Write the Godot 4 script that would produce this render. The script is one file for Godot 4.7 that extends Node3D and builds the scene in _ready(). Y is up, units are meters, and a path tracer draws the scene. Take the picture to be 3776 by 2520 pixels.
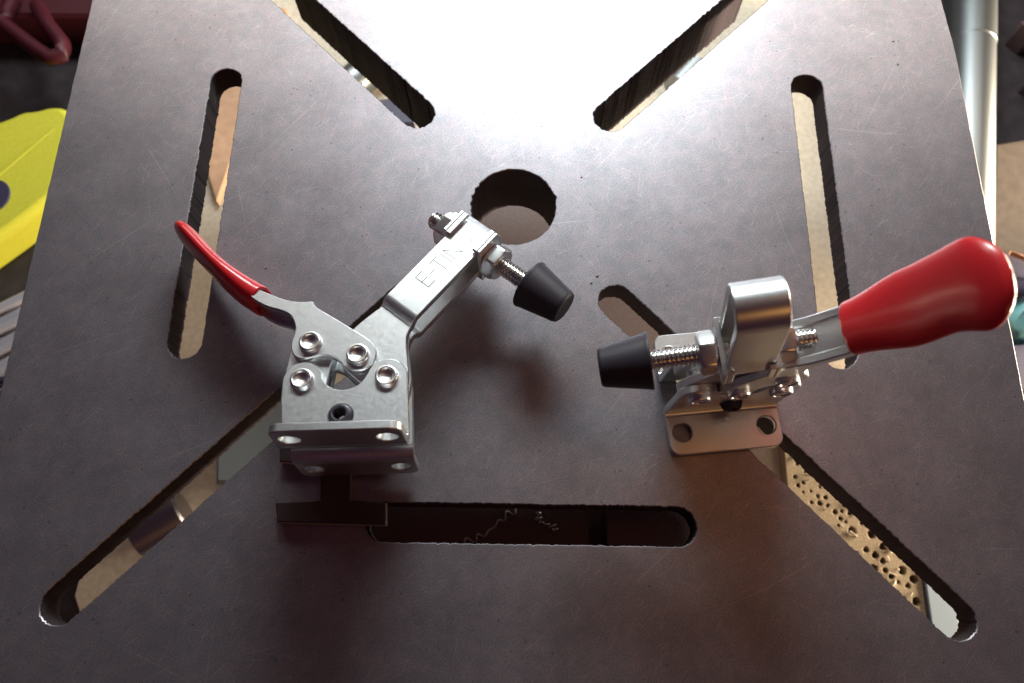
extends Node3D
# A steel drill table with rough sawn slots, seen from above, and two red handled toggle clamps on it.
# All shapes are given in millimetres and written to the meshes in metres.

const MM := 0.001
var M := {}
var rng := RandomNumberGenerator.new()

# ------------------------------------------------------------------ mesh helper
class Shape:
	var p := PackedVector3Array()
	var n := PackedVector3Array()
	var t := PackedVector2Array()
	var at := Transform3D()          # where the next pieces go (millimetres)
	var uvs := 1.0 / 340.0

	func tri(a: Vector3, b: Vector3, c: Vector3, na: Vector3, nb: Vector3, nc: Vector3) -> void:
		var g := (b - a).cross(c - a)
		if g.length_squared() < 1e-12:
			return
		if g.dot(na + nb + nc) > 0.0:    # front faces run clockwise
			var q := b
			b = c
			c = q
			var m := nb
			nb = nc
			nc = m
		for k in 3:
			var v: Vector3 = [a, b, c][k]
			var w: Vector3 = [na, nb, nc][k]
			p.append(at * v * 0.001)
			n.append((at.basis * w).normalized())
			t.append(Vector2(v.x * uvs + 0.5, 0.5 - v.y * uvs))

	func quad(a: Vector3, b: Vector3, c: Vector3, d: Vector3, na: Vector3, nb: Vector3, nc: Vector3, nd: Vector3) -> void:
		tri(a, b, c, na, nb, nc)
		tri(a, c, d, na, nc, nd)

	func flat(a: Vector3, b: Vector3, c: Vector3, d: Vector3, towards: Vector3) -> void:
		var g := (c - a).cross(d - b).normalized()
		if g.dot(towards) < 0.0:
			g = -g
		quad(a, b, c, d, g, g, g, g)

	func append(to: ArrayMesh, m: Material) -> void:
		if p.is_empty():
			return
		var a := []
		a.resize(Mesh.ARRAY_MAX)
		a[Mesh.ARRAY_VERTEX] = p
		a[Mesh.ARRAY_NORMAL] = n
		a[Mesh.ARRAY_TEX_UV] = t
		to.add_surface_from_arrays(Mesh.PRIMITIVE_TRIANGLES, a)
		to.surface_set_material(to.get_surface_count() - 1, m)

	# ---- a closed outline's unit normals, pointing away from the material (outer runs counter-clockwise, holes clockwise)
	static func area(c: PackedVector2Array) -> float:
		var s := 0.0
		for i in c.size():
			s += c[i].cross(c[(i + 1) % c.size()])
		return s * 0.5

	static func turned(c: PackedVector2Array, positive: bool) -> PackedVector2Array:
		var o := c.duplicate()
		if (area(o) > 0.0) != positive:
			o.reverse()
		return o

	static func inset(c: PackedVector2Array, b: float) -> PackedVector2Array:
		var o := PackedVector2Array()
		var k := c.size()
		for i in k:
			var d0 := (c[i] - c[(i + k - 1) % k]).normalized()
			var d1 := (c[(i + 1) % k] - c[i]).normalized()
			var n0 := Vector2(d0.y, -d0.x)
			var n1 := Vector2(d1.y, -d1.x)
			var m := n0 + n1
			o.append(c[i] - m / maxf(0.35, 1.0 + n0.dot(n1)) * b)
		return o

	func cap(outer: PackedVector2Array, holes: Array, z: float, up: float) -> void:
		var xs := []
		var lo := 1e9
		var hi := -1e9
		for q in outer:
			lo = minf(lo, q.x)
			hi = maxf(hi, q.x)
		for h in holes:
			var s := 0.0
			for q in h:
				s += q.x
			xs.append(s / h.size() + 0.013)
		xs.append(lo - 1.0)
		xs.append(hi + 1.0)
		xs.sort()
		if holes.is_empty():
			xs = [lo, hi]
		var nn := Vector3(0, 0, up)
		for i in xs.size() - 1:
			if xs[i + 1] - xs[i] < 0.05:
				continue
			var r := PackedVector2Array([Vector2(xs[i], -1e4), Vector2(xs[i + 1], -1e4), Vector2(xs[i + 1], 1e4), Vector2(xs[i], 1e4)])
			var pieces: Array = [outer]
			if not holes.is_empty():
				pieces = Geometry2D.intersect_polygons(outer, r)
			for h in holes:
				var next := []
				for q in pieces:
					next.append_array(Geometry2D.clip_polygons(q, h))
				pieces = next
			for q in pieces:
				var ix := Geometry2D.triangulate_polygon(q)
				for k in range(0, ix.size(), 3):
					var a: Vector2 = q[ix[k]]
					var b: Vector2 = q[ix[k + 1]]
					var c: Vector2 = q[ix[k + 2]]
					tri(Vector3(a.x, a.y, z), Vector3(b.x, b.y, z), Vector3(c.x, c.y, z), nn, nn, nn)

	func wall(c: PackedVector2Array, z0: float, z1: float, b: float, sides: Shape) -> void:
		var k := c.size()
		var e := inset(c, b)
		var norm := []
		for i in k:
			var d := (c[(i + 1) % k] - c[i]).normalized()
			norm.append(Vector3(d.y, -d.x, 0))
		var soft := []
		if k > 140:
			for i in k:
				var sum := Vector3.ZERO
				for w in range(-7, 7):
					sum += norm[(i + w + k) % k]
				soft.append(sum.normalized())
		for i in k:
			var j := (i + 1) % k
			var here: Vector3 = norm[i]
			var na := here
			var nb := here
			if k > 140:          # a sawn edge: its ragged line stays, the wall behind it shades as one face
				na = soft[i]
				nb = soft[j]
			else:
				if here.dot(norm[(i + k - 1) % k]) > 0.6:
					na = (here + norm[(i + k - 1) % k]).normalized()
				if here.dot(norm[j]) > 0.6:
					nb = (here + norm[j]).normalized()
			sides.quad(Vector3(c[i].x, c[i].y, z0 + b), Vector3(c[j].x, c[j].y, z0 + b), Vector3(c[j].x, c[j].y, z1 - b), Vector3(c[i].x, c[i].y, z1 - b), na, nb, nb, na)
			if b > 0.0:
				var u := Vector3(0, 0, 1)
				quad(Vector3(c[i].x, c[i].y, z1 - b), Vector3(c[j].x, c[j].y, z1 - b), Vector3(e[j].x, e[j].y, z1), Vector3(e[i].x, e[i].y, z1), na + u, nb + u, nb + u, na + u)
				quad(Vector3(c[i].x, c[i].y, z0 + b), Vector3(c[j].x, c[j].y, z0 + b), Vector3(e[j].x, e[j].y, z0), Vector3(e[i].x, e[i].y, z0), na - u, nb - u, nb - u, na - u)

	# an outline with holes, given thickness along z, its edges chamfered by b
	func extrude(outer0: PackedVector2Array, holes0: Array, z0: float, z1: float, b := 0.3, sides: Shape = null) -> void:
		var s := sides if sides else self
		s.at = at
		var outer := turned(outer0, true)
		var holes := []
		var small := []
		for h in holes0:
			holes.append(turned(h, false))
		wall(outer, z0, z1, b, s)
		for h in holes:
			wall(h, z0, z1, b, s)
			small.append(inset(h, b))
		cap(inset(outer, b), small, z1, 1.0)
		cap(inset(outer, b), small, z0, -1.0)

	# rings of equally many points skinned with smooth normals; a ring may be repeated to keep an edge sharp
	func loft(rings: Array, closed := true, caps := true) -> void:
		var a := rings.size()
		var k: int = rings[0].size()
		var nn := []
		var flip := 0.0
		var mid := []
		for i in a:
			var c := Vector3.ZERO
			for q in rings[i]:
				c += q
			mid.append(c / k)
			var row := []
			row.resize(k)
			row.fill(Vector3.ZERO)
			nn.append(row)
		var last := k if closed else k - 1
		for i in a - 1:
			for j in last:
				var l := (j + 1) % k
				var g: Vector3 = (rings[i + 1][l] - rings[i][j]).cross(rings[i + 1][j] - rings[i][l])
				flip += g.dot((rings[i][j] + rings[i + 1][l]) * 0.5 - (mid[i] + mid[i + 1]) * 0.5)
				for q in [[i, j], [i, l], [i + 1, j], [i + 1, l]]:
					nn[q[0]][q[1]] += g
		var sg := 1.0 if flip > 0.0 else -1.0
		for i in a:
			for j in k:
				nn[i][j] = (nn[i][j] * sg).normalized()
		for i in a - 1:
			for j in last:
				var l := (j + 1) % k
				quad(rings[i][j], rings[i][l], rings[i + 1][l], rings[i + 1][j], nn[i][j], nn[i][l], nn[i + 1][l], nn[i + 1][j])
		if caps:
			for e in [[0, 1], [a - 1, a - 2]]:
				var u: Vector3 = (mid[e[0]] - mid[e[1]]).normalized()
				for j in last:
					tri(mid[e[0]], rings[e[0]][j], rings[e[0]][(j + 1) % k], u, u, u)

	# a turned shape: profile points are (radius, height along z)
	func lathe(profile: Array, seg := 28) -> void:
		var rings := []
		for q in profile:
			var row := []
			for j in seg:
				row.append(Vector3(q.x * cos(TAU * j / seg), q.x * sin(TAU * j / seg), q.y))
			rings.append(row)
		loft(rings, true, false)

	func box(lo: Vector3, hi: Vector3, b := 0.3) -> void:
		extrude(PackedVector2Array([Vector2(lo.x, lo.y), Vector2(hi.x, lo.y), Vector2(hi.x, hi.y), Vector2(lo.x, hi.y)]), [], lo.z, hi.z, b)

	func tube(path: Array, r: float, seg := 8, ends := true) -> void:
		var rings := []
		for i in path.size():
			var d: Vector3 = (path[mini(i + 1, path.size() - 1)] - path[maxi(i - 1, 0)]).normalized()
			var s := d.cross(Vector3(0.123, 0.31, 0.94)).normalized()
			var w := d.cross(s)
			var row := []
			for j in seg:
				row.append(path[i] + (s * cos(TAU * j / seg) + w * sin(TAU * j / seg)) * r)
			rings.append(row)
		loft(rings, true, ends)


# ------------------------------------------------------------------ scene helpers
func numbered(called: String, parent: Node) -> String:
	if not parent.has_node(NodePath(called)):
		return called
	var k := 1
	while parent.has_node(NodePath("%s_%03d" % [called, k])):
		k += 1
	return "%s_%03d" % [called, k]


func commit(called: String, shapes: Array, mats: Array, parent: Node = self) -> MeshInstance3D:
	var am := ArrayMesh.new()
	for i in shapes.size():
		shapes[i].append(am, mats[i])
	var o := MeshInstance3D.new()
	o.mesh = am
	o.name = numbered(called, parent)
	parent.add_child(o, true)
	return o


func part(called: String, s: Shape, m: Material, parent: Node = self) -> MeshInstance3D:
	return commit(called, [s], [m], parent)


func tag(o: Node, label: String, category: String, group := "") -> Node:
	o.set_meta("label", label)
	o.set_meta("category", category)
	if group:
		o.set_meta("group", group)
	return o


func structure(o: Node) -> Node:
	o.set_meta("kind", "structure")
	return o


func thing(called: String, where: Vector3, label: String, category: String, group := "") -> Node3D:
	var o := Node3D.new()
	o.name = numbered(called, self)
	o.position = where * MM
	add_child(o, true)
	tag(o, label, category, group)
	return o


func metal(c: Color, rough: float, amount := 1.0) -> StandardMaterial3D:
	var m := StandardMaterial3D.new()
	m.albedo_color = c.linear_to_srgb()
	m.metallic = amount
	m.roughness = rough
	return m


func plain(c: Color, rough: float) -> StandardMaterial3D:
	return metal(c, rough, 0.0)


func noise_tex(freq: float, a: Color, b: Color, seed_value: int, octaves := 4, size := 512) -> NoiseTexture2D:
	var f := FastNoiseLite.new()
	f.noise_type = FastNoiseLite.TYPE_SIMPLEX_SMOOTH
	f.frequency = freq
	f.fractal_octaves = octaves
	f.seed = seed_value
	var g := Gradient.new()
	g.set_color(0, a.linear_to_srgb())
	g.set_color(1, b.linear_to_srgb())
	var t := NoiseTexture2D.new()
	t.width = size
	t.height = size
	t.seamless = true
	t.noise = f
	t.color_ramp = g
	return t


func triplanar(m: StandardMaterial3D, per_metre: float) -> StandardMaterial3D:
	m.uv1_triplanar = true
	m.uv1_scale = Vector3.ONE * per_metre
	return m


func bumps(m: StandardMaterial3D, freq: float, seed_value: int, strength: float, size := 512) -> void:
	var f := FastNoiseLite.new()
	f.frequency = freq
	f.seed = seed_value
	f.fractal_octaves = 3
	var t := NoiseTexture2D.new()
	t.width = size
	t.height = size
	t.seamless = true
	t.as_normal_map = true
	t.bump_strength = strength
	t.noise = f
	m.normal_enabled = true
	m.normal_texture = t


# the worn face of the table: grey ground steel with mottled patina, fine scratches every way and a few long ones
func plate_material() -> StandardMaterial3D:
	var size := 2048
	var coarse := FastNoiseLite.new()
	coarse.frequency = 0.006
	coarse.fractal_octaves = 6
	coarse.fractal_gain = 0.62
	coarse.seed = 11
	var fine := FastNoiseLite.new()
	fine.frequency = 0.33
	fine.fractal_octaves = 3
	fine.seed = 12
	var tint := FastNoiseLite.new()
	tint.frequency = 0.03
	tint.fractal_octaves = 3
	tint.seed = 13
	var ic := coarse.get_image(size, size, false, false, false)
	var ifi := fine.get_image(size, size, false, false, false)
	var it := tint.get_image(size, size, false, false, false)
	ic.convert(Image.FORMAT_L8)
	ifi.convert(Image.FORMAT_L8)
	it.convert(Image.FORMAT_L8)
	var dc := ic.get_data()
	var df := ifi.get_data()
	var dt := it.get_data()
	var scratch := PackedByteArray()
	scratch.resize(size * size)
	scratch.fill(0)
	rng.seed = 5
	for i in 13000:
		var long_one := i % 300 == 0
		var a := rng.randf() * TAU
		if rng.randf() < 0.55:
			a = rng.randfn(2.3, 0.35)      # most strokes run one way, as from a sanding pad
		var x := rng.randf() * size
		var y := rng.randf() * size
		var len := rng.randf_range(8, 30 + 90 * rng.randf() * rng.randf()) if not long_one else rng.randf_range(80, 380)
		var bend := rng.randfn(0.0, 0.0005)
		var deep := rng.randf_range(10, 60) if not long_one else rng.randf_range(50, 120)
		for s in int(len):
			a += bend
			x += cos(a)
			y += sin(a)
			var k := posmod(int(y), size) * size + posmod(int(x), size)
			scratch[k] = mini(255, scratch[k] + int(deep * sin(PI * s / len)))
	# small dark pits and stains
	var stain := PackedByteArray()
	stain.resize(size * size)
	stain.fill(0)
	for i in 900:
		var x := rng.randi() % size
		var y := rng.randi() % size
		var r := rng.randi_range(1, 3) if i > 30 else rng.randi_range(8, 22)
		var deep := 110.0 if i > 30 else rng.randf_range(18, 40)
		for yy in range(-r, r + 1):
			for xx in range(-r, r + 1):
				var d := Vector2(xx, yy).length() / r
				if d < 1.0:
					var k := posmod(y + yy, size) * size + posmod(x + xx, size)
					stain[k] = mini(255, stain[k] + int(deep * (1.0 - d * d)))
	var col := PackedByteArray()
	col.resize(size * size * 3)
	var rough := PackedByteArray()
	rough.resize(size * size)
	for k in size * size:
		var c := dc[k] / 255.0 - 0.5
		var f := df[k] / 255.0 - 0.5
		var h := dt[k] / 255.0 - 0.5
		var s := scratch[k] / 255.0
		var d := stain[k] / 255.0
		var b := (0.60 + c * 0.09 + h * 0.05 + f * 0.28 + s * 0.42) * (1.0 - 0.5 * d)
		col[k * 3] = int(clampf((b * 1.01 + h * 0.03) * 255.0, 0, 255))
		col[k * 3 + 1] = int(clampf((b * 0.968 - h * 0.015) * 255.0, 0, 255))
		col[k * 3 + 2] = int(clampf((b * 1.005 - h * 0.02) * 255.0, 0, 255))
		rough[k] = int(clampf((PLATE_ROUGH + c * 0.03 + f * 0.10 - s * 0.26 + d * 0.15 + h * 0.02) * 255.0, 0, 255))
	var m := StandardMaterial3D.new()
	m.albedo_texture = ImageTexture.create_from_image(Image.create_from_data(size, size, false, Image.FORMAT_RGB8, col))
	m.roughness = 1.0
	m.roughness_texture = ImageTexture.create_from_image(Image.create_from_data(size, size, false, Image.FORMAT_L8, rough))
	m.roughness_texture_channel = BaseMaterial3D.TEXTURE_CHANNEL_RED
	m.metallic = 0.78
	return m


const PLATE_ROUGH := 0.405

func materials() -> void:
	M.plate = plate_material()
	M.cut = metal(Color(0.06, 0.042, 0.05), 0.7, 0.4)          # torch-cut walls of the slots, scaled dark
	triplanar(M.cut, 90.0)
	bumps(M.cut, 0.12, 3, 14.0)
	M.rim = metal(Color(0.55, 0.54, 0.55), 0.35)
	M.zinc = triplanar(metal(Color(0.88, 0.895, 0.905), 1.0), 22.0)   # bright zinc plating
	M.zinc.roughness_texture = noise_tex(0.05, Color(0.10, 0.10, 0.10), Color(0.155, 0.155, 0.155), 21)
	M.zinc.albedo_texture = noise_tex(0.2, Color(0.84, 0.84, 0.84), Color(1.0, 1.0, 1.0), 22, 5)
	bumps(M.zinc, 0.4, 23, 0.18)
	M.bright = metal(Color(0.88, 0.88, 0.88), 0.33)
	M.thread = metal(Color(0.78, 0.77, 0.75), 0.24)
	M.red = plain(Color(0.66, 0.022, 0.028), 0.32)
	M.red.clearcoat_enabled = true
	M.red.clearcoat = 0.45
	M.red.clearcoat_roughness = 0.16
	M.rubber = triplanar(plain(Color(0.032, 0.026, 0.038), 0.5), 60.0)
	bumps(M.rubber, 0.08, 31, 1.2)
	M.engraved = plain(Color(0.10, 0.10, 0.11), 0.7)
	M.dark_iron = triplanar(metal(Color(0.14, 0.095, 0.10), 0.55, 0.5), 40.0)
	bumps(M.dark_iron, 0.06, 33, 2.0)
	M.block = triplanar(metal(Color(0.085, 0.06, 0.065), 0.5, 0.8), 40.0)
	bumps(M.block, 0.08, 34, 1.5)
	M.block_lit_edge = triplanar(metal(Color(0.42, 0.33, 0.30), 0.6, 0.15), 40.0)  # block sides painted lighter so its edges look lit
	bumps(M.block_lit_edge, 0.1, 35, 3.0)
	M.swarf = metal(Color(0.60, 0.56, 0.56), 0.45, 0.4)
	M.board = triplanar(plain(Color.WHITE, 0.8), 9.0)
	M.board.albedo_texture = noise_tex(0.05, Color(0.60, 0.50, 0.38), Color(0.78, 0.68, 0.55), 41, 5)
	M.peach = triplanar(plain(Color.WHITE, 0.75), 12.0)
	M.peach.albedo_texture = noise_tex(0.02, Color(0.52, 0.29, 0.17), Color(0.66, 0.40, 0.25), 42, 5)
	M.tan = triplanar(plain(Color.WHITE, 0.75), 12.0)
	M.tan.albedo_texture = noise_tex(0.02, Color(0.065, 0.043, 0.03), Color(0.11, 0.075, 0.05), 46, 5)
	M.taupe = triplanar(plain(Color.WHITE, 0.6), 20.0)
	M.taupe.albedo_texture = noise_tex(0.04, Color(0.20, 0.155, 0.16), Color(0.27, 0.215, 0.215), 47, 5)
	M.spoil = triplanar(plain(Color.WHITE, 0.85), 30.0)
	M.spoil.albedo_texture = noise_tex(0.06, Color(0.26, 0.19, 0.115), Color(0.58, 0.46, 0.31), 43, 5)
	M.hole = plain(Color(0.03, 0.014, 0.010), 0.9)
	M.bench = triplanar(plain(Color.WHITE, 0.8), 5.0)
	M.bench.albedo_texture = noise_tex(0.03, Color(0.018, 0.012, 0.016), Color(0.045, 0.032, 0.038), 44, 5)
	M.yellow = triplanar(plain(Color.WHITE, 0.45), 20.0)
	M.yellow.albedo_texture = noise_tex(0.03, Color(0.62, 0.58, 0.045), Color(0.70, 0.66, 0.06), 45, 3)
	M.navy = plain(Color(0.04, 0.035, 0.075), 0.5)
	M.darkred = plain(Color(0.052, 0.002, 0.008), 0.55)
	M.greyplastic = plain(Color(0.42, 0.40, 0.44), 0.45)
	M.bluegrey = plain(Color(0.30, 0.36, 0.40), 0.5)
	M.paleblue = plain(Color(0.34, 0.41, 0.48), 0.6)
	M.steel = metal(Color(0.27, 0.285, 0.29), 0.4)
	M.oldsteel = metal(Color(0.42, 0.40, 0.42), 0.33)
	M.teal = plain(Color(0.25, 0.58, 0.60), 0.3)
	M.white = plain(Color(0.42, 0.40, 0.40), 0.6)
	M.paper = plain(Color(0.20, 0.19, 0.20), 0.7)
	M.copper = metal(Color(0.75, 0.38, 0.22), 0.3)


# ------------------------------------------------------------------ outlines
func stadium(a: Vector2, b: Vector2, r: float, rough: float, step := 0.6) -> PackedVector2Array:
	var d := (b - a).normalized()
	var w := Vector2(-d.y, d.x)
	var pts := []
	var long_side := int(a.distance_to(b) / step)
	var arc := int(PI * r / step)
	for i in long_side:
		pts.append([a.lerp(b, float(i) / long_side) - w * r, -w])
	for i in arc:
		var q := -w * cos(PI * i / arc) + d * sin(PI * i / arc)
		pts.append([b + q * r, q])
	for i in long_side:
		pts.append([b.lerp(a, float(i) / long_side) + w * r, w])
	for i in arc:
		var q := w * cos(PI * i / arc) - d * sin(PI * i / arc)
		pts.append([a + q * r, q])
	var o := PackedVector2Array()
	var slow := 0.0
	for q in pts:
		slow = slow * 0.9 + rng.randfn(0, 0.02)
		var v: Vector2 = q[0] + q[1] * (slow + rng.randfn(0, rough * 0.9))
		o.append(v)
	return o


func disc(c: Vector2, r: float, seg := 24, rough := 0.0) -> PackedVector2Array:
	var o := PackedVector2Array()
	for i in seg:
		o.append(c + Vector2.from_angle(TAU * i / seg) * (r + (rng.randfn(0, rough) if rough > 0.0 else 0.0)))
	return o


func capsule(a: Vector2, b: Vector2, r: float) -> PackedVector2Array:
	var o := PackedVector2Array()
	var f := (b - a).angle()
	for i in 15:
		o.append(b + Vector2.from_angle(f - PI / 2 + PI * i / 14) * r)
	for i in 15:
		o.append(a + Vector2.from_angle(f + PI / 2 + PI * i / 14) * r)
	return o


func rounded_rect(lo: Vector2, hi: Vector2, r: float) -> PackedVector2Array:
	var o := PackedVector2Array()
	for k in 4:
		var c: Vector2 = [Vector2(hi.x - r, lo.y + r), hi - Vector2(r, r), Vector2(lo.x + r, hi.y - r), lo + Vector2(r, r)][k]
		for i in 7:
			o.append(c + Vector2.from_angle(-PI / 2 + k * PI / 2 + PI / 2 * i / 6) * r)
	return o


func smooth(c: Array, rounds := 2) -> PackedVector2Array:
	var o := PackedVector2Array(c)
	for k in rounds:
		var e := PackedVector2Array()
		for i in o.size():
			var j := (i + 1) % o.size()
			e.append(o[i].lerp(o[j], 0.25))
			e.append(o[i].lerp(o[j], 0.75))
		o = e
	return o


func poly(flat: Array) -> Array:
	var o := []
	for i in range(0, flat.size(), 2):
		o.append(Vector2(flat[i], flat[i + 1]))
	return o


# ------------------------------------------------------------------ the drill table
func drill_table() -> void:
	rng.seed = 77
	# drawn in x and -z, thickness along the local z that becomes up
	var outer := PackedVector2Array(poly([
		-140, -166, 140, -166, 148, -163, 163, -148, 166.3, -141, 166.3, 64, 166.2, 70, 165.8, 78, 164.9, 92, 160, 118, 148, 145, 125, 165, -125, 165,
		-152, 150, -165.5, 110, -166.3, 95, -166.3, -130, -164.5, -134.6]))
	var fine := PackedVector2Array()
	for i in outer.size():
		var a := outer[i]
		var b := outer[(i + 1) % outer.size()]
		var k := maxi(1, int(a.distance_to(b) / 3.0))
		for j in k:
			fine.append(a.lerp(b, float(j) / k) + Vector2(rng.randfn(0, 0.05), rng.randfn(0, 0.05)))
	var holes := [
		stadium(Vector2(-108.7, 51), Vector2(-108.7, -52.3), 5.85, 0.13), stadium(Vector2(108.6, 51), Vector2(108.6, -52.5), 5.85, 0.13),
		stadium(Vector2(-36, 38), Vector2(-119, 121), 6.3, 0.16), stadium(Vector2(35.2, 37.6), Vector2(118, 121), 6.3, 0.16),
		stadium(Vector2(-36, -36), Vector2(-133.5, -135.8), 6.0, 0.13), stadium(Vector2(35.2, -35.6), Vector2(133.2, -135.6), 5.9, 0.14),
		stadium(Vector2(-38, -110), Vector2(52, -110), 6.05, 0.12)]
	var bore := disc(Vector2(0, 0), 14.9, 150, 0.09)
	for i in bore.size():
		var a := bore[i].angle()
		if absf(a - 0.25) < 0.05:          # the nick at the right of the bore
			bore[i] *= 1.045
		if a > 2.5 or a < -3.0:           # and the flat bite at its left
			bore[i] *= 1.0 + 0.02 * sin(a * 31.0)
	holes.append(bore)
	var top := Shape.new()
	var walls := Shape.new()
	top.extrude(fine, holes, -11.0, 0.0, 0.28, walls)
	var o := commit("drill_table", [top, walls], [M.plate, M.cut])
	o.rotation.x = -PI / 2
	# the thicker casting bolted under its rear half, cut through with the same openings
	var below := Shape.new()
	var body := PackedVector2Array(poly([-98, -18, 98, -18, 98, 60, 92, 110, -92, 110, -98, 60]))
	var cuts := []
	for k in [2, 3, 7]:
		cuts.append(Shape.inset(Shape.turned(holes[k], true), -0.15))
	var pieces: Array = [body]
	for c in cuts:
		var next := []
		for q in pieces:
			next.append_array(Geometry2D.clip_polygons(q, c))
		pieces = next
	var solid := PackedVector2Array()
	var inner := []
	for q in pieces:
		if Geometry2D.is_polygon_clockwise(q) and Shape.area(q) < 0.0:
			inner.append(q)
		elif solid.is_empty() or absf(Shape.area(q)) > absf(Shape.area(solid)):
			solid = q
	for q in pieces:
		if not q in inner:
			below.extrude(q, inner if q == solid else [], -27.5, -11.01, 0.3)
	part("casting", below, M.cut, o)
	tag(o, "worn grey steel drill table with rough cut slots and a round centre hole", "table")


# ------------------------------------------------------------------ the clamps
const RIVET := [Vector2(-12.1, 32.8), Vector2(2.3, 28.2), Vector2(-13.5, 20.8), Vector2(11.2, 20.9)]   # link to handle, arm to handle, link to base, arm to base
const S0 := Vector2(12.8, 42.6)      # where the strap of the arm begins
const ALONG := Vector2(0.646, 0.764)
const ACROSS := Vector2(0.764, -0.646)


func turn_about(c: Vector2, angle: float) -> Transform3D:
	var b := Basis(Vector3(0, 0, 1), angle)
	var cc := Vector3(c.x, c.y, 0) * MM
	return Transform3D(b, cc - b * cc)


func side_plate(s: float) -> Shape:
	var sh := Shape.new()
	sh.at = Transform3D(Basis.from_scale(Vector3(1, 1, s)), Vector3.ZERO) if s > 0 else Transform3D(Basis(Vector3(0, 1, 0), PI), Vector3.ZERO)
	var fx := 1.0 if s > 0 else -1.0      # the far half is the same stamping turned over
	var o := PackedVector2Array()
	for q in poly([18.0, 3.5, 17.6, 12, 17.25, 19]):
		o.append(q)
	for i in 11:
		o.append(Vector2(11.2, 20.9) + Vector2.from_angle(deg_to_rad(lerpf(0, 165, i / 10.0))) * 6.05)
	for i in 13:
		o.append(Vector2(-1.6, 24.6) + Vector2.from_angle(deg_to_rad(lerpf(-20, -155, i / 12.0))) * 7.2)
	for i in 12:
		o.append(Vector2(-13.5, 20.8) + Vector2.from_angle(deg_to_rad(lerpf(25, 180, i / 11.0))) * 5.9)
	o.append(Vector2(-19.2, 15))
	o.append(Vector2(-18.4, 8))
	o.append(Vector2(-18.0, 3.5))
	for i in o.size():
		o[i].x *= fx
	sh.extrude(o, [disc(Vector2(-1.5 * fx, 9.4), 3.5, 28)], 4.0, 6.5, 0.3)
	# the bend
	var inner := []
	var outer := []
	for i in 8:
		var a := PI + PI / 2 * i / 7.0
		var d := Vector3(0, sin(a), cos(a))
		var c := Vector3(0, 3.5, 7.5)
		inner.append([c + d * 1.0, d])
		outer.append([c + d * 3.5, d])
	for i in 7:
		var w := Vector3(18.0, 0, 0)
		var a0: Vector3 = inner[i][0]
		var a1: Vector3 = inner[i + 1][0]
		var b0: Vector3 = outer[i][0]
		var b1: Vector3 = outer[i + 1][0]
		var n0: Vector3 = inner[i][1]
		var n1: Vector3 = inner[i + 1][1]
		sh.quad(a0 - w, a0 + w, a1 + w, a1 - w, -n0, -n0, -n1, -n1)
		sh.quad(b0 - w, b0 + w, b1 + w, b1 - w, n0, n0, n1, n1)
		for e in [-1.0, 1.0]:
			sh.flat(a0 + w * e, b0 + w * e, b1 + w * e, a1 + w * e, Vector3(e, 0, 0))
	# the foot with its two bolt holes, drawn in x and -z of the clamp
	var keep := sh.at
	sh.at = sh.at * Transform3D(Basis(Vector3(1, 0, 0), PI / 2), Vector3(0, 2.5, 0))
	var foot := PackedVector2Array([Vector2(-18.0, 7.5), Vector2(18.0, 7.5)])
	for i in 7:
		foot.append(Vector2(14.8, 16.8) + Vector2.from_angle(PI / 2 * i / 6.0) * 3.2)
	for i in 7:
		foot.append(Vector2(-14.8, 16.8) + Vector2.from_angle(PI / 2 + PI / 2 * i / 6.0) * 3.2)
	sh.extrude(foot, [disc(Vector2(13.4, 13.0), 3.0, 28), disc(Vector2(-13.4, 13.0), 3.0, 28)], 0.0, 2.5, 0.3)
	sh.at = keep
	return sh


func rivet_shape(c: Vector2) -> Shape:
	var sh := Shape.new()
	for s in [1.0, -1.0]:
		sh.at = Transform3D(Basis(Vector3(1, 0, 0), 0.0 if s > 0 else PI), Vector3(c.x, c.y, 0))
		var prof := []
		for i in 9:
			var a := lerpf(-0.2, PI + 0.5, i / 8.0)
			prof.append(Vector2(2.75 + 0.62 * cos(a), 7.5 + 0.8 * sin(a)))
		prof.push_front(Vector2(3.5, 6.45))
		prof.push_front(Vector2(3.5, 6.45))
		for i in 6:
			var a := (1.0 - i / 5.0) * 1.9
			prof.append(Vector2(a, 6.75 + 0.16 * a * a))
		sh.lathe(prof, 32)
	sh.at = Transform3D(Basis(), Vector3(c.x, c.y, 0))
	sh.lathe([Vector2(2.4, -6.5), Vector2(2.4, 6.5)], 20)
	return sh


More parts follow.
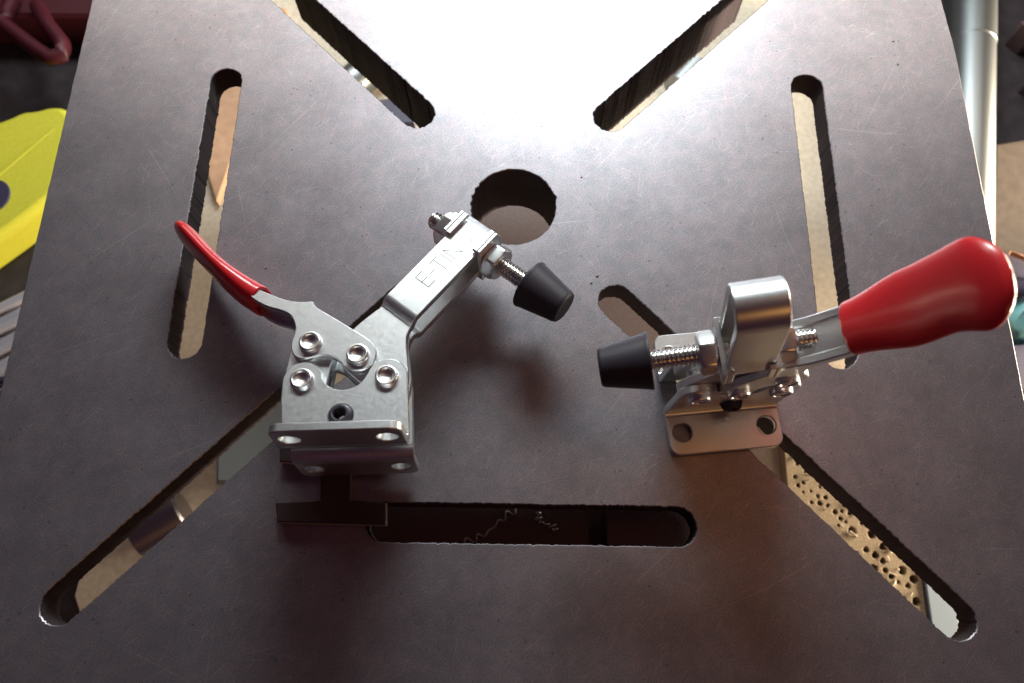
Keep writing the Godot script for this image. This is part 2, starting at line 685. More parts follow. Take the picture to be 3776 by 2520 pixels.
func arm_shape() -> Shape:
	var sh := Shape.new()
	var lower := smooth(poly([9.2, 45.6, 8.2, 46.4, -0.5, 38.7, -3.2, 34, -4.2, 30, -3.5, 26.4, 3.2, 20.2, 7.2, 15.8, 11.5, 14.4, 16, 16.6, 17.2, 21.5, 16.8, 26.4, 15.9, 33.2, 16.1, 36.0, 17.4, 38.6, 16.6, 39.4]), 2)
	sh.extrude(lower, [], 1.5, 4.0, 0.25)
	sh.extrude(lower, [], -4.0, -1.5, 0.25)
	# the strap: one strip of steel bent into a hairpin, its two legs outside the lower plates
	var path := [Vector2(-1.0, 2.75), Vector2(-0.2, 2.8), Vector2(0.6, 3.3), Vector2(1.7, 4.7), Vector2(2.5, 5.2), Vector2(3.4, 5.25), Vector2(15, 5.25), Vector2(28, 5.25)]
	for i in 15:
		var a := PI / 2 - PI * i / 14.0
		path.append(Vector2(36.2, 0) + Vector2(cos(a) * 5.9, sin(a) * 5.25))
	for i in range(7, -1, -1):
		path.append(Vector2(path[i].x, -path[i].y))
	var rings := []
	var x3 := Vector3(ALONG.x, ALONG.y, 0)
	var y3 := Vector3(ACROSS.x, ACROSS.y, 0)
	var o3 := Vector3(S0.x, S0.y, 0)
	for i in path.size():
		var d: Vector2 = (path[mini(i + 1, path.size() - 1)] - path[maxi(i - 1, 0)]).normalized()
		var nn := Vector2(-d.y, d.x)
		var row := []
		for q in [[-6.2, -0.95], [-6.2, 0.95], [-5.9, 1.25], [5.9, 1.25], [6.2, 0.95], [6.2, -0.95], [5.9, -1.25], [-5.9, -1.25]]:
			var w: Vector2 = path[i] + nn * q[1]
			row.append(o3 + x3 * w.x + Vector3(0, 0, w.y) + y3 * q[0])
		rings.append(row)
	sh.loft(rings)
	return sh


func handle_shape() -> Shape:
	var sh := Shape.new()
	var o := smooth(poly([-12.2, 46.2, -11.7, 45.1, -5.7, 41.2, 0.3, 37.0, 4.5, 34.1, 6.8, 31.9, 8.0, 28.9, 7.2, 25.5, 4.5, 23.3, 1.0, 23.2, -1.4, 24.7, -2.9, 26.6, -5.3, 28.2, -8.1, 28.8, -11.5, 28.0, -14.5, 27.4, -17.0, 28.8, -18.2, 31.6, -17.9, 34.6, -17.2, 37.2, -17.6, 39.6, -19.0, 42.4, -21.2, 44.0, -27.6, 46.0, -33.5, 50.2, -31.5, 53.0, -27.6, 50.9, -21.2, 47.9, -16.0, 47.1, -12.9, 47.4]), 2)
	sh.extrude(o, [], 4.0, 6.5, 0.35)
	sh.extrude(o, [], -6.5, -4.0, 0.35)
	# the rounded back that joins the two cheeks on the way into the grip
	var rings := []
	for q in [[-13.6, 47.0, 6.0], [-16.5, 46.9, 6.3], [-21.2, 47.5, 6.4], [-25.0, 49.3, 6.2], [-28.5, 51.3, 6.0], [-33.0, 54.0, 5.9]]:
		var row := []
		var nn := Vector2(0.25, 0.97) if q[0] > -20 else Vector2(0.5, 0.86)
		for i in 11:
			var a := lerpf(-PI / 2, PI / 2, i / 10.0)
			var w: Vector2 = Vector2(q[0], q[1]) + nn * (cos(a) * 0.9 - 0.9)
			row.append(Vector3(w.x, w.y, sin(a) * q[2]))
		for i in range(10, -1, -1):
			var a := lerpf(-PI / 2, PI / 2, i / 10.0)
			var w: Vector2 = Vector2(q[0], q[1]) + nn * (cos(a) * 0.9 - 2.8)
			row.append(Vector3(w.x, w.y, sin(a) * q[2]))
		rings.append(row)
	sh.loft(rings)
	return sh


func grip_shape() -> Shape:
	var sh := Shape.new()
	var mid := [Vector2(-30.4, 51.2), Vector2(-36, 54.9), Vector2(-42, 59.7), Vector2(-48, 65.7), Vector2(-54, 72.2), Vector2(-58.5, 77.2), Vector2(-62.6, 81.4)]
	var c := Curve2D.new()
	for i in mid.size():
		var d: Vector2 = (mid[mini(i + 1, mid.size() - 1)] - mid[maxi(i - 1, 0)]) / 6.0
		c.add_point(mid[i], -d, d)
	var whole := c.get_baked_length()
	var rings := []
	var steps := 44
	var stations := [-1.0, -2.0, -3.0]
	for i in steps + 1:
		stations.append(float(i) / steps)
	for f in stations:
		var g := clampf(f, 0.0, 1.0)
		g = g * 0.9 + 0.1 * (1.0 - (1.0 - g) * (1.0 - g))
		var at := c.sample_baked(g * whole)
		var d := (c.sample_baked(minf(g * whole + 0.4, whole)) - c.sample_baked(maxf(g * whole - 0.4, 0.0))).normalized()
		var nn := Vector2(-d.y, d.x)
		# half width across the paddle and half thickness
		var w := 7.2 + 2.6 * smoothstep(0.0, 0.42, g) + 1.4 * smoothstep(0.6, 0.85, g)
		var sway := -0.5 * smoothstep(0.2, 0.5, g) - 1.8 * smoothstep(0.6, 0.95, g)
		var t := 4.1 - 1.2 * smoothstep(0.02, 0.5, g)
		var tail := clampf((1.0 - g) / 0.22, 0.0, 1.0)
		var round_off := sqrt(maxf(0.0, 1.0 - (1.0 - tail) * (1.0 - tail)))
		w *= maxf(round_off, 0.02)
		t *= maxf(pow(round_off, 0.7), 0.02)
		if f < 0.0:                       # the open mouth: a rolled rim, then down inside
			var k: float = [0.0, 0.80, 0.72][int(-f) - 1] if f < -0.5 else 1.0
			if f == -1.0:
				w *= 0.97
				t *= 0.93
			else:
				w *= k
				t *= k
			at += d * (0.0 if f > -2.5 else 2.5)
		elif f == 0.0:
			at += d * 0.5
		var row := []
		for j in 28:
			var a := TAU * j / 28
			var cx := signf(cos(a)) * pow(absf(cos(a)), 0.92)
			var sx := signf(sin(a)) * pow(absf(sin(a)), 0.92)
			var q := at + nn * t * sx
			row.append(Vector3(q.x, q.y, w * cx + sway))
		rings.append(row)
	# order: inside, rim, outside
	var ordered := [rings[2], rings[1], rings[0]]
	ordered.append_array(rings.slice(3))
	sh.loft(ordered, true, true)
	return sh


func threaded_rod(z0: float, z1: float) -> Shape:
	var sh := Shape.new()
	var seg := 24
	var rings := []
	var per := 8
	var k := int((z1 - z0) * per)
	for i in k + 1:
		var z := z0 + (z1 - z0) * i / k
		var row := []
		for j in seg:
			var ph := fposmod((z - 1.2 * float(j) / seg) / 1.2, 1.0)
			var r := 3.05 - 0.85 * (1.0 - absf(ph * 2.0 - 1.0))
			var fade := minf(1.0, minf(z - z0, z1 - z) / 0.7)
			r = lerpf(2.35, r, fade)
			row.append(Vector3(r * cos(TAU * j / seg), r * sin(TAU * j / seg), z))
		rings.append(row)
	sh.loft(rings)
	return sh


func nut_shape(z0: float, z1: float, spin: float) -> Shape:
	var sh := Shape.new()
	var rows := []
	# a hexagon whose corners are turned off at both faces
	var seg := 60
	for q in [[z0, 4.9, true], [z0, 5.1, true], [z0 + 0.1, 5.25, false], [z0 + 0.75, 6.25, false], [z1 - 0.75, 6.25, false], [z1 - 0.1, 5.25, false], [z1, 5.1, true]]:
		var row := []
		for j in seg:
			var a := TAU * j / seg
			var sector := fposmod(a, PI / 3) - PI / 6
			var hexr := 5.35 / cos(sector)
			var r := minf(hexr, q[1])
			row.append(Vector3(r * cos(a + spin), r * sin(a + spin), q[0]))
		rows.append(row)
	sh.loft(rows)
	return sh


func flanged_washer(side: float) -> Shape:
	# lies against the strap's edge, its lips hooked over both legs; x along the arm, y across it, z as the clamp
	var sh := Shape.new()
	sh.box(Vector3(-4.6, minf(6.3 * side, 7.6 * side), -8.3), Vector3(4.6, maxf(6.3 * side, 7.6 * side), 8.3), 0.3)
	for s in [-1.0, 1.0]:
		sh.box(Vector3(-4.6, minf(4.6 * side, 6.35 * side), minf(6.85 * s, 8.25 * s)), Vector3(4.6, maxf(4.6 * side, 6.35 * side), maxf(6.85 * s, 8.25 * s)), 0.25)
	return sh


func lettering() -> Shape:
	# the maker's mark, stamped in single strokes along the strap
	var strokes := [
		[[0, 0], [0, 5.4]], [[0, 5.4], [2.9, 5.4]], [[0, 2.8], [2.5, 2.8]], [[0, 0], [2.9, 0]],
		[[3.9, 2.8], [5.9, 2.8]],
		[[8.3, 0], [8.3, 5.4]], [[6.5, 5.4], [10.1, 5.4]],
		[[11.3, 0], [11.3, 5.4]],
		[[12.8, 0], [12.8, 5.4]], [[12.8, 5.4], [16.2, 0]], [[16.2, 0], [16.2, 5.4]]]
	var g := []
	for i in 15:
		var a := lerpf(0.8, TAU - 0.35, i / 14.0)
		g.append([19.9 + 2.2 * cos(a), 2.7 + 2.7 * sin(a)])
	g.append([22.0, 2.6])
	g.append([20.4, 2.6])
	for i in g.size() - 1:
		strokes.append([g[i], g[i + 1]])
	var sh := Shape.new()
	var o3 := Vector3(S0.x, S0.y, 6.5) + Vector3(ALONG.x, ALONG.y, 0) * 12.6 + Vector3(ACROSS.x, ACROSS.y, 0) * 2.2
	sh.at = Transform3D(Basis(Vector3(ALONG.x, ALONG.y, 0), Vector3(-ACROSS.x, -ACROSS.y, 0), Vector3(0, 0, 1)), o3)
	for s in strokes:
		var a := Vector2(s[0][0], s[0][1])
		var b := Vector2(s[1][0], s[1][1])
		var d := (b - a).normalized()
		var w := Vector2(-d.y, d.x) * 0.14
		a -= d * 0.1
		b += d * 0.1
		sh.extrude(PackedVector2Array([a - w, b - w, b + w, a + w]), [], -0.05, 0.03, 0.0)
	return sh


func make_clamp(label: String, frame: Transform3D, arm_turn: float, handle_at: Transform3D, link_end: Vector2, handle_pin: Vector2, spindle_at: float, spindle_shift: float, rubber_at: float, nuts: Array, marked: bool) -> Node3D:
	var o := thing("toggle_clamp", Vector3.ZERO, label, "clamp", "toggle clamps on the drill table")
	o.transform = frame
	part("side_plate", side_plate(1.0), M.zinc, o)
	part("side_plate", side_plate(-1.0), M.zinc, o)
	var bush := Shape.new()
	for s in [1.0, -1.0]:
		bush.at = Transform3D(Basis(Vector3(1, 0, 0), 0.0 if s > 0 else PI), Vector3(-1.5, 9.4, 0))
		bush.lathe([Vector2(3.45, 5.6), Vector2(3.45, 6.5), Vector2(3.2, 7.4), Vector2(2.7, 8.5), Vector2(2.35, 8.75), Vector2(1.95, 8.6), Vector2(1.75, 8.2), Vector2(1.75, 8.2), Vector2(1.7, 2.0)], 28)
	part("bush", bush, M.rubber, o)
	for s in [1.0, -1.0]:
		var link := Shape.new()
		link.extrude(capsule(RIVET[2], link_end, 6.5), [], minf(1.4 * s, 3.9 * s), maxf(1.4 * s, 3.9 * s), 0.25)
		part("link", link, M.zinc, o)
	var arm := part("arm", arm_shape(), M.zinc, o)
	arm.transform = turn_about(RIVET[3], arm_turn)
	if marked:
		part("lettering", lettering(), M.engraved, arm)
	var handle := part("handle", handle_shape(), M.zinc, o)
	handle.transform = handle_at
	part("grip", grip_shape(), M.red, handle)
	# spindle: its own z runs across the arm towards the rubber
	var at := S0 + ALONG * spindle_at
	var local := Transform3D(Basis(Vector3(ALONG.x, ALONG.y, 0), Vector3(0, 0, -1), Vector3(ACROSS.x, ACROSS.y, 0)).orthonormalized(), Vector3(at.x, at.y, 0) * MM)
	if local.basis.determinant() < 0:
		local.basis.y = -local.basis.y
	var sp := part("spindle", threaded_rod(-17.2 + spindle_shift, rubber_at + 4.0), M.thread, o)
	sp.transform = turn_about(RIVET[3], arm_turn) * local
	part("nut", nut_shape(nuts[0], nuts[0] + 4.8, 0.35), M.bright, sp)
	part("nut", nut_shape(nuts[1] - 4.8, nuts[1], 0.1), M.bright, sp)
	for s in [1.0, -1.0]:
		var w := part("washer", flanged_washer(s), M.bright, sp)
		w.transform = Transform3D(Basis(Vector3(1, 0, 0), Vector3(0, 0, 1), Vector3(0, -1, 0)), Vector3.ZERO)
	var tip := Shape.new()
	var r := rubber_at
	tip.lathe([Vector2(2.6, r + 0.6), Vector2(2.9, r + 0.25), Vector2(7.6, r - 0.1), Vector2(8.05, r), Vector2(8.2, r + 0.35), Vector2(8.0, r + 1.0), Vector2(7.85, r + 1.4), Vector2(5.6, r + 13.2), Vector2(5.3, r + 13.9), Vector2(4.8, r + 14.2), Vector2(4.8, r + 14.2), Vector2(0, r + 14.3)], 40)
	part("rubber_tip", tip, M.rubber, sp)
	for k in 4:
		var c: Vector2 = RIVET[k]
		if k == 0:
			c = link_end
		if k == 1:
			c = handle_pin
		part("rivet", rivet_shape(c), M.bright, o)
	return o


func rotated(q: Vector2, c: Vector2, a: float) -> Vector2:
	return c + (q - c).rotated(a)


func clamps() -> void:
	# left: on its side, body facing up
	var f := Transform3D(Basis(Vector3(0.99889347, 0.01745241, -0.04367198), Vector3(-0.04102958, -0.13048677, -0.99060071), Vector3(-0.02298698, 0.99129643, -0.12962632)).orthonormalized(), Vector3(-45.733, 24.0, 93.745) * MM)
	make_clamp("zinc plated toggle clamp lying on its side, red handle edge-on at left", f, 0.0, Transform3D(), RIVET[0], RIVET[1], 35.4, 0.0, 23.4, [-12.5, 12.5], true)
	# right: standing on its feet, arm upright, spindle to the left and handle to the right
	var a := atan2(3.8, 35.0)
	var x := Vector3(-cos(a), 0, sin(a))
	var y := Vector3(0, 1, 0)
	var g := Transform3D(Basis(x, y, x.cross(y)), Vector3(66.7, 0, 66.7) * MM)
	var t := deg_to_rad(30.0)
	var pin := rotated(RIVET[1], RIVET[3], t)
	var r1: float = RIVET[0].distance_to(RIVET[1])
	var r2: float = RIVET[0].distance_to(RIVET[2])
	var d: float = RIVET[2].distance_to(pin)
	var u := (r2 * r2 - r1 * r1 + d * d) / (2.0 * d)
	var h := sqrt(maxf(0.0, r2 * r2 - u * u))
	var e: Vector2 = (pin - RIVET[2]) / d
	var link_end: Vector2 = RIVET[2] + e * u + Vector2(-e.y, e.x) * h
	var th: float = (link_end - pin).angle() - (RIVET[0] - RIVET[1]).angle()
	var b := Basis(Vector3(0, 0, 1), th)
	# the worn pivot lets the handle lean a little towards the near side
	var lean := Basis(Vector3(e.x, e.y, 0).normalized(), deg_to_rad(RIGHT_LEAN))
	var to := Vector3(pin.x, pin.y, 0) * MM
	var from := Vector3(RIVET[1].x, RIVET[1].y, 0) * MM
	var handle_at := Transform3D(lean * b, to - lean * b * from)
	make_clamp("zinc plated toggle clamp standing upright, its broad red handle pointing right", g, t, handle_at, link_end, pin, 5.0, -4.5, 25.6, [-12.5, 12.8], false)


const RIGHT_LEAN := -1.6


# ------------------------------------------------------------------ what lies on and under the table
func prism_up(called: String, flat: Array, y0: float, y1: float, m: Material, b := 0.5, parent: Node = self) -> MeshInstance3D:
	# an outline in x and z, standing from y0 to y1
	var o := PackedVector2Array()
	for q in poly(flat):
		o.append(Vector2(q.x, -q.y))
	var sh := Shape.new()
	sh.at = Transform3D(Basis(Vector3(1, 0, 0), -PI / 2), Vector3.ZERO)
	sh.extrude(o, [], y0, y1, b)
	return part(called, sh, m, parent)


func stand_in_block() -> void:  # added block, stands in for the dark mirror-like shapes below the clamp
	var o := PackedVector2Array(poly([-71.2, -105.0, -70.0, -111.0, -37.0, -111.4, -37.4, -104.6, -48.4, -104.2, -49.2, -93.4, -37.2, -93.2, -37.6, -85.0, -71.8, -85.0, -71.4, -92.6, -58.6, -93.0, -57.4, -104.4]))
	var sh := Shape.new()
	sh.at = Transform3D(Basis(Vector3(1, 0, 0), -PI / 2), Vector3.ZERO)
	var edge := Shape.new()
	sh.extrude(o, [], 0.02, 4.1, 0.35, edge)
	tag(commit("stand_in_block", [sh, edge], [M.block, M.block_lit_edge]), "added dark I-shaped block standing in for mirror-like dark shapes under the left clamp", "block")


func shaving(called: String, from: Vector3, to: Vector3, label: String, r := 0.95) -> void:
	var path := []
	var d := to - from
	var k := 60
	var s := d.cross(Vector3(0, 1, 0)).normalized()
	for i in k + 1:
		var f := float(i) / k
		var a := f * 34.0
		path.append(from + d * f + (s * cos(a) + Vector3(0, 1, 0) * sin(a)) * (0.7 + 0.5 * sin(f * 9.0)) + s * sin(f * 5.0) * 1.2)
	var sh := Shape.new()
	sh.tube(path, r * 0.4, 5)
	tag(part(called, sh, M.swarf), label, "shaving", "curled steel shavings")


func small_things() -> void:
	var spots := [
		[29.0, 26.3, 1.0, "largest white metal chip lying right of the black rubber tip"], [27.0, 29.0, 0.7, "white chip just below the largest one, near the right diagonal slot"],
		[-91.9, 72.3, 0.8, "grey chip on the plate left of the lying clamp's body"], [-84.7, 25.0, 0.8, "tiny white chip between the red grip and the lying clamp's arm"],
		[143.5, -72.5, 0.7, "bright chip near the top right corner, upper of two"], [143.8, -62.0, 0.8, "bright chip near the top right corner, lower of two"], [24.2, -11.9, 0.6, "dark speck of swarf right of the round hole"]]
	rng.seed = 9
	for s in spots:
		var sh := Shape.new()
		var pts := []
		for k in 2:
			var row := []
			for j in 6:
				var r: float = s[2] * rng.randf_range(0.35, 0.75) * (1.0 - 0.45 * k)
				row.append(Vector3(s[0] + r * cos(TAU * j / 6), 0.02 + k * 0.55 * s[2], s[1] + r * 0.7 * sin(TAU * j / 6)))
			pts.append(row)
		sh.loft(pts)
		tag(part("metal_chip", sh, M.dark_iron if s[0] == 24.2 else M.white), s[3], "chip", "chips scattered on the plate")


func under_table() -> void:
	# the bench and the pale board on it
	var b := Shape.new()
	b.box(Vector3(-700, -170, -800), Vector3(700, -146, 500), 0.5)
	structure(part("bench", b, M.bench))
	tag(prism_up("base_board", [-204, 131, -170, 196, 203, 196, 203, -150, 180, -300, -150, -300, -168, -150, -190, -20], -145.9, -140, M.board, 0.6), "pale board on the bench beneath the table, seen through the slots", "board")
	tag(prism_up("taupe_pad", [-55, -110, 92, -110, 98, 14, 60, 24, -55, 24], -139.9, -133, M.taupe, 1.5), "taupe pad on the pale board seen through the round hole in the table", "machine foot")  # flat taupe pad, darker than the board it lies on
	# support beam under the front slot
	var o := thing("table_support", Vector3(0, 0, 0), "dark iron support beam seen through the front slot", "beam")
	var s := Shape.new()
	s.box(Vector3(-72, -30, 95), Vector3(26, -15, 122), 0.6)
	s.box(Vector3(-72, -15.05, 123), Vector3(72, -11.05, 131), 0.3)
	s.box(Vector3(-72, -139.9, 100), Vector3(-58, -30.05, 120), 0.6)
	part("beam", s, M.dark_iron, o)
	var s2 := Shape.new()
	s2.box(Vector3(32, -30, 95), Vector3(72, -13, 122), 0.6)
	s2.box(Vector3(58, -139.9, 100), Vector3(72, -30.05, 120), 0.6)
	s2.box(Vector3(24, -33, 96), Vector3(34, -29, 121), 0.5)  # added filler closing the gap between the beams to keep it dark
	s2.box(Vector3(-72, -34, 123.1), Vector3(72, -15.1, 131), 0.5)
	part("beam", s2, M.dark_iron, o)
	shaving("steel_shaving", Vector3(-14.9, -14, 114.5), Vector3(3.4, -14, 104.6), "longer curl of bright swarf in the front slot")
	shaving("steel_shaving", Vector3(9.6, -14, 104.5), Vector3(14.5, -14, 111.0), "shorter curl of bright swarf in the front slot, right of the longer")
	# the offcut of reddish wood under the left slot
	tag(prism_up("wood_offcut", [-188, -205, -140, -205, -163.5, -74.5, -171, -92, -184, -140], -139.9, -134, M.peach, 0.5), "reddish wood offcut under the upper end of the left slot", "wood")
	# bright steel rod below the upper left slot
	var rod := Shape.new()
	rod.at = Transform3D(Basis(Vector3(0, 1, 0), deg_to_rad(135.0)), Vector3(-93, -129.8, -150))
	rod.lathe([Vector2(0, -34), Vector2(8.5, -34), Vector2(8.5, -34), Vector2(10, -32), Vector2(10, -32), Vector2(10, 32), Vector2(10, 32), Vector2(8, 34), Vector2(8, 34), Vector2(0, 34)], 32)
	tag(part("steel_rod", rod, M.steel), "bright steel rod glimpsed through the upper left slot", "rod")
	tag(prism_up("black_wedge", [-81, -139, -66, -142, -58, -124, -78, -124], -139.9, -132, M.navy, 0.5), "black piece beside the bright rod under the upper left slot", "offcut")
	# navy strip, silver sleeve and white scraps below the upper right slot
	tag(prism_up("navy_strip", [108, -166, 150, -212, 168, -200, 122, -152], -139.9, -126, M.navy, 0.6), "long dark navy strip under the upper right slot", "strip")
	var sl := Shape.new()
	sl.at = Transform3D(Basis(Vector3(0, 1, 0), deg_to_rad(-38.0)), Vector3(97, -131, -158))
	sl.lathe([Vector2(0, -8), Vector2(7, -8), Vector2(7, -8), Vector2(8.8, -7), Vector2(8.8, -7), Vector2(8.8, 12), Vector2(8.8, 12), Vector2(5, 12.6), Vector2(5, 12.6), Vector2(0, 12.6)], 28)
	tag(part("steel_sleeve", sl, M.steel), "short silver sleeve at the end of the navy strip", "sleeve")
	# blue-grey casting and dark cylinder below the lower left slot
	tag(prism_up("grey_casting", [-138.5, 52, -134.5, 82, -100, 82, -100, 20, -124, 20], -139.9, -112, M.bluegrey, 1.5), "blue grey plastic piece under the lower left slot beside the lying clamp", "plastic piece")
	var cyl := Shape.new()
	cyl.at = Transform3D(Basis(Vector3(0, 1, 0), deg_to_rad(122.0)), Vector3(-164, -128.5, 99))
	cyl.lathe([Vector2(0, -12), Vector2(9, -12), Vector2(9, -12), Vector2(11.4, -11), Vector2(11.4, -11), Vector2(11.4, 12), Vector2(11.4, 12), Vector2(10, 13), Vector2(10, 13), Vector2(0, 13)], 36)
	tag(part("steel_cylinder", cyl, M.oldsteel), "dark polished steel cylinder under the lower left slot", "cylinder")
	# pitted drilling board and pale blue strip below the lower right slot
	var w := thing("drilling_board", Vector3.ZERO, "drilled and splintered waste wood under the lower right slot", "wood")
	rng.seed = 21
	var holes := []
	for i in 900:
		if holes.size() >= 62:
			break
		var f := rng.randf()
		var c := Vector2(lerpf(134, 186, f), -lerpf(64, 122, f) + rng.randfn(0, 9.0))
		var r := rng.randf_range(0.6, 1.3) if f < 0.45 else rng.randf_range(0.9, 2.2)
		var free := true
		for q in holes:
			if c.distance_to(q[0]) < r + q[1] + 0.9:
				free = false
		if free and c.x > 133.5 and c.x < 186:
			holes.append([c, r])
	holes.append([Vector2(178.5, -98.5), 5.0])
	var rims := []
	for q in holes:
		rims.append(disc(q[0], q[1], 14, 0.12))
	var sh := Shape.new()
	sh.at = Transform3D(Basis(Vector3(1, 0, 0), -PI / 2), Vector3.ZERO)
	sh.extrude(PackedVector2Array(poly([131, -20, 131.5, -175, 188, -175, 189, -20])), rims, -139.8, -131, 0.3)
	part("wood", sh, M.spoil, w)
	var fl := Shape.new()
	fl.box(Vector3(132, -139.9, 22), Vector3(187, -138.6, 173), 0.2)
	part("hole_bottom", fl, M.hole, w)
	var ch := Shape.new()
	for i in 24:
		var f := rng.randf()
		var p := Vector3(lerpf(134, 186, f), -130.7, lerpf(62, 124, f) + rng.randfn(0, 9.0))
		var d := Vector3(rng.randfn(), 0.25 * rng.randfn(), rng.randfn()).normalized() * rng.randf_range(0.5, 2.2)
		ch.tube([p - d, p + d * 0.2 + Vector3(0, 0.5, 0), p + d], rng.randf_range(0.2, 0.5), 4)
	var splinters := part("splinter", ch, M.board, w)
	splinters.set_meta("kind", "stuff")
	tag(prism_up("pale_strip", [189.5, 60, 189.5, 170, 202, 170, 202, 60], -139.8, -130, M.paleblue, 0.5), "pale blue strip at the lower end of the lower right slot", "strip")


func around_table() -> void:
	# yellow tool at the left
	var y := thing("yellow_tool", Vector3.ZERO, "bright yellow plastic tool lying left of the table", "tool")
	var o := PackedVector2Array()
	for q in smooth(poly([-330, 92, -300, 115, -284, 121, -277, 126, -270, 126.5, -262, 129.5, -254, 129, -247, 123, -236, 110, -236, 84, -249, 71, -262, 56, -285, 34, -330, -10]), 2):
		o.append(q)
	var sh := Shape.new()
	sh.at = Transform3D(Basis(Vector3(1, 0, 0), -PI / 2), Vector3.ZERO)
	o = Shape.turned(o, true)
	var rings := []
	for q in [[0.0, -145.9], [0.0, -132.0]]:
		rings.append(q)
	for i in range(1, 9):
		var f := PI / 2 * i / 8.0
		rings.append([4.5 * (1.0 - cos(f)), -132.0 + 6.0 * sin(f)])
	var rows := []
	for q in rings:
		var row := []
		for v in Shape.inset(o, q[0]):
			row.append(Vector3(v.x, v.y, q[1]))
		rows.append(row)
	sh.loft(rows, true, false)
	for top in Geometry2D.offset_polygon(o, -4.2):
		sh.cap(top, [], -126.0, 1.0)
	sh.cap(o, [], -145.9, -1.0)
	part("body", sh, M.yellow, y)
	var ridge := Shape.new()
	ridge.tube([Vector3(-318, -126.3, -46), Vector3(-279, -126.3, -85), Vector3(-256, -126.4, -114)], 0.6, 8)
	part("seam", ridge, M.yellow, y)
	var dot := Shape.new()
	dot.at = sh.at
	dot.extrude(disc(Vector2(-281, 71), 10.2, 40), [], -126.6, -125.2, 0.4)
	part("dark_button", dot, M.navy, y)
	# dark red crate with a looped handle, top left
	var r := thing("red_crate", Vector3.ZERO, "dark red plastic crate with a looped handle at the top left", "crate")
	var wall := Shape.new()
	wall.box(Vector3(-330, -145.9, -250), Vector3(-225, -120, -185), 2.0)
	part("crate_body", wall, M.darkred, r)
	var loop := Shape.new()
	var c := Curve3D.new()
	for q in [Vector3(-292, -118, -196), Vector3(-290, -112, -173), Vector3(-270, -110, -157), Vector3(-256, -109, -147), Vector3(-249.5, -109, -149), Vector3(-251, -110, -157), Vector3(-264, -112, -172), Vector3(-277, -118, -190)]:
		c.add_point(q)
	var path := []
	for i in 40:
		path.append(c.sample_baked(c.get_baked_length() * i / 39.0, true))
	loop.tube(path, 4.2, 12)
	part("handle", loop, M.darkred, r)
	# pale ridged case, left
	var g := thing("ridged_case", Vector3.ZERO, "pale grey ridged plastic case at the left edge below the yellow tool", "case")
	var body := Shape.new()
	body.at = Transform3D(Basis(Vector3(0, 1, 0), deg_to_rad(32.0)), Vector3(-262, 0, 2))
	body.box(Vector3(-60, -145.9, -15), Vector3(20, -131, 46), 1.5)
	part("case_body", body, M.greyplastic, g)
	for k in 5:
		var rib := Shape.new()
		rib.at = body.at
		rib.box(Vector3(-58, -131.1, -12.0 + 11.0 * k), Vector3(19, -128.0, -7.0 + 11.0 * k), 1.0)
		part("rib", rib, M.greyplastic, g)
	for k in 3:
		var slot := Shape.new()
		slot.at = Transform3D(Basis(), Vector3(-256, 0, 30.0 + 7.0 * k))
		slot.box(Vector3(-14, -130.0, -1.4), Vector3(7.5, -127.4, 1.4), 0.4)
		part("dark_slot", slot, M.navy, g)
	# tan block, lower left corner
	tag(prism_up("tan_block", [-330, 130, -240, 150, -214, 172, -200, 200, -200, 260, -330, 260], -145.9, -128, M.peach, 1.0), "tan wooden block at the lower left corner below the table", "wood")
	# steel tube at the right
	var tube := Shape.new()
	var a := Vector3(277, -132.4, -260)
	var b := Vector3(234, -132.4, -30)
	var d := (b - a).normalized()
	var s := d.cross(Vector3.UP).normalized()
	tube.at = Transform3D(Basis(s, s.cross(-d), d), a)
	var len := a.distance_to(b)
	tube.lathe([Vector2(10, 0), Vector2(13.4, 0), Vector2(13.4, 0), Vector2(13.4, 80), Vector2(13.4, 80), Vector2(13.0, 81), Vector2(13.0, 81), Vector2(13.0, len), Vector2(13.0, len), Vector2(0, len)], 48)
	tag(part("steel_tube", tube, M.steel), "polished steel tube lying behind the table's right edge", "tube")
	# dark machine parts to the right of the tube
	for k in 3:
		var bar := Shape.new()
		bar.at = Transform3D(Basis(Vector3(0, 1, 0), deg_to_rad(38.0 + 6.0 * k)), Vector3(316, 0, -205 + 32.0 * k))
		bar.box(Vector3(-26, -145.9, -7), Vector3(60, -128 + 4.0 * k, 5), 1.5)
		tag(part("dark_bar", bar, M.dark_iron), ["dark steel bar at the top right corner, topmost of three", "dark steel bar right of the tube, middle of three", "dark steel bar right of the tube, lowest of three"][k], "bar", "dark steel bars right of the tube")
	tag(prism_up("wood_block", [262, -112, 330, -126, 330, -44, 248, -44], -145.9, -128, M.tan, 1.0), "tan wood block right of the table above the red grip", "wood")
	tag(prism_up("dark_box", [250, -43, 330, -43, 330, -29, 246, -28], -145.9, -120, M.navy, 1.0), "dark box edge right of the red grip", "box")
	var wire := Shape.new()
	wire.tube([Vector3(250, -117, -41), Vector3(256, -116.5, -38), Vector3(264, -117, -28), Vector3(266, -120, -18), Vector3(268, -126, -10)], 1.5, 8)
	tag(part("copper_wire", wire, M.copper), "copper coloured wire behind the end of the red grip", "wire")
	# crumpled teal bag and pale scraps
	rng.seed = 4
	var bag := Shape.new()
	var folds := []
	for i in 9:
		var row := []
		for j in 18:
			var ph := PI * 0.5 * i / 8.0
			var rr := 22.0 * cos(ph) + 0.05
			row.append(Vector3(272 + rr * cos(TAU * j / 18) + rng.randfn(0, 1.2), -145.8 + 20.0 * sin(ph) + (rng.randfn(0, 1.3) if i > 0 else 0.0), -14 + rr * 0.6 * sin(TAU * j / 18) + rng.randfn(0, 1.2)))
		folds.append(row)
	bag.loft(folds)
	tag(part("teal_bag", bag, M.teal), "crumpled teal plastic bag right of the table", "bag")
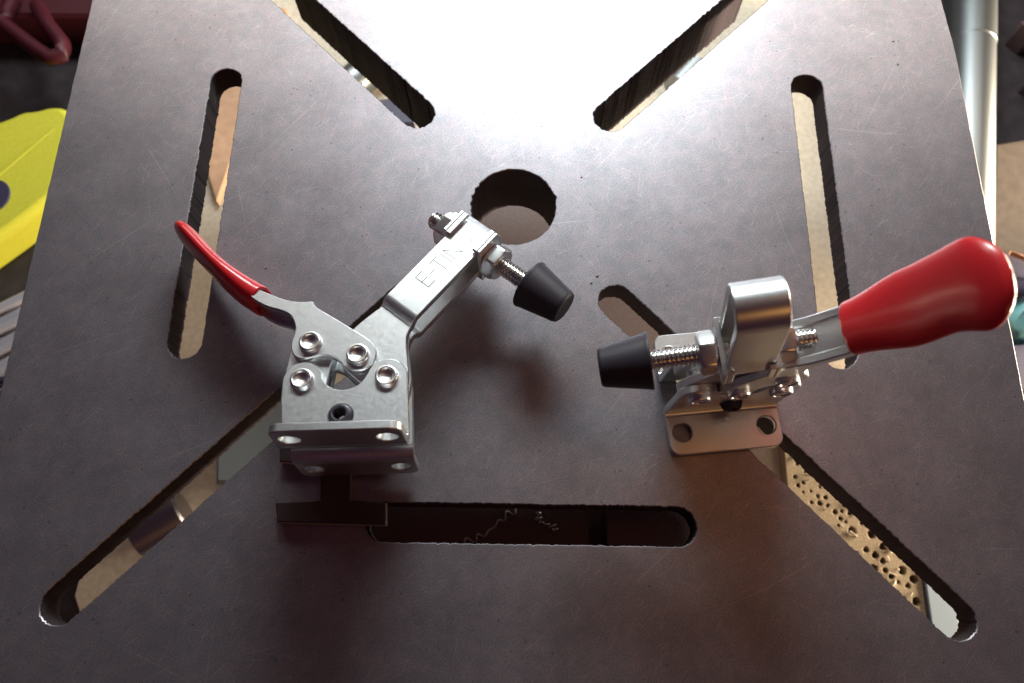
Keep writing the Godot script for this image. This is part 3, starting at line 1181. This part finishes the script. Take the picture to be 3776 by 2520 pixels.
	tag(prism_up("dark_sheet", [248, 2, 300, -2, 300, 22, 243, 26], -145.9, -136, M.navy, 0.6), "dark sheet at the right edge below the teal bag", "sheet")
	tag(prism_up("white_sheet", [241, 30, 300, 26, 300, 90, 228, 90], -145.9, -138, M.paper, 0.6), "white sheet at the right edge, lowest of the scraps", "sheet")


# ------------------------------------------------------------------
func area_light(called: String, at: Vector3, aim: Vector3, size: Vector2, energy: float, c: Color) -> void:
	var l := AreaLight3D.new()
	l.name = called
	l.area_size = size
	l.area_normalize_energy = true
	l.light_energy = energy
	l.light_color = c
	l.shadow_enabled = true
	add_child(l)
	l.look_at_from_position(at, aim, Vector3(0, 1, 0.01))


func _ready() -> void:
	# camera
	var cam := Camera3D.new()
	cam.name = "camera"
	cam.transform = Transform3D(Basis(Vector3(0.99984888, -0.00505169, -0.01663441), Vector3(-0.01407055, 0.32680093, -0.94498845), Vector3(0.01020993, 0.9450797, 0.32668046)).orthonormalized(), Vector3(3.0216, 250.0, 136.975) * MM)
	cam.fov = rad_to_deg(2.0 * atan(784.0 / 1828.0))
	cam.near = 0.01
	cam.far = 20.0
	var optics := CameraAttributesPhysical.new()      # a pocket camera: far things go a little soft
	optics.frustum_focal_length = 12.0 / tan(deg_to_rad(cam.fov / 2.0))
	optics.frustum_near = 0.01
	optics.frustum_far = 20.0
	optics.frustum_focus_distance = 0.256
	optics.exposure_aperture = 14.0
	cam.attributes = optics
	add_child(cam)
	cam.current = true
	# the dim room and its lamps: a wide work light behind the table, a warm room lamp behind the photographer, plus an added unseen fill low at the right that brightens only the bench
	var e := Environment.new()
	e.background_mode = Environment.BG_COLOR
	e.background_color = Color(0.020, 0.007, 0.018).linear_to_srgb()
	e.tonemap_mode = Environment.TONE_MAPPER_LINEAR
	e.tonemap_exposure = 1.0
	e.sdfgi_enabled = true
	e.ssao_enabled = true
	e.ssil_enabled = true
	var w := WorldEnvironment.new()
	w.name = "environment"
	w.environment = e
	add_child(w)
	area_light("work_lamp", Vector3(0.02, 0.30, -0.39), Vector3(0.0, 0.0, -0.05), Vector2(0.86, 0.11), 0.165, Color(1.0, 0.97, 0.92))
	area_light("work_lamp_core", Vector3(0.03, 0.295, -0.385), Vector3(0.0, 0.0, -0.05), Vector2(0.24, 0.12), 0.255, Color(0.93, 0.99, 1.0))
	area_light("room_lamp", Vector3(0.50, 0.80, 1.05), Vector3(0.05, 0.0, 0.0), Vector2(0.20, 0.20), 0.09, Color(1.0, 0.72, 0.40))
	area_light("ceiling_lamp", Vector3(0.34, 1.05, -0.10), Vector3(0.07, 0.0, 0.07), Vector2(0.30, 0.30), 0.024, Color(1.0, 0.66, 0.28))
	area_light("bench_fill", Vector3(0.52, -0.075, -0.02), Vector3(0.30, -0.15, -0.02), Vector2(0.35, 0.06), 1.0, Color(1.0, 0.93, 0.82))  # added fill, kept under the table top so the plate stays unlit
	materials()
	drill_table()
	under_table()
	around_table()
	stand_in_block()
	clamps()
	small_things()
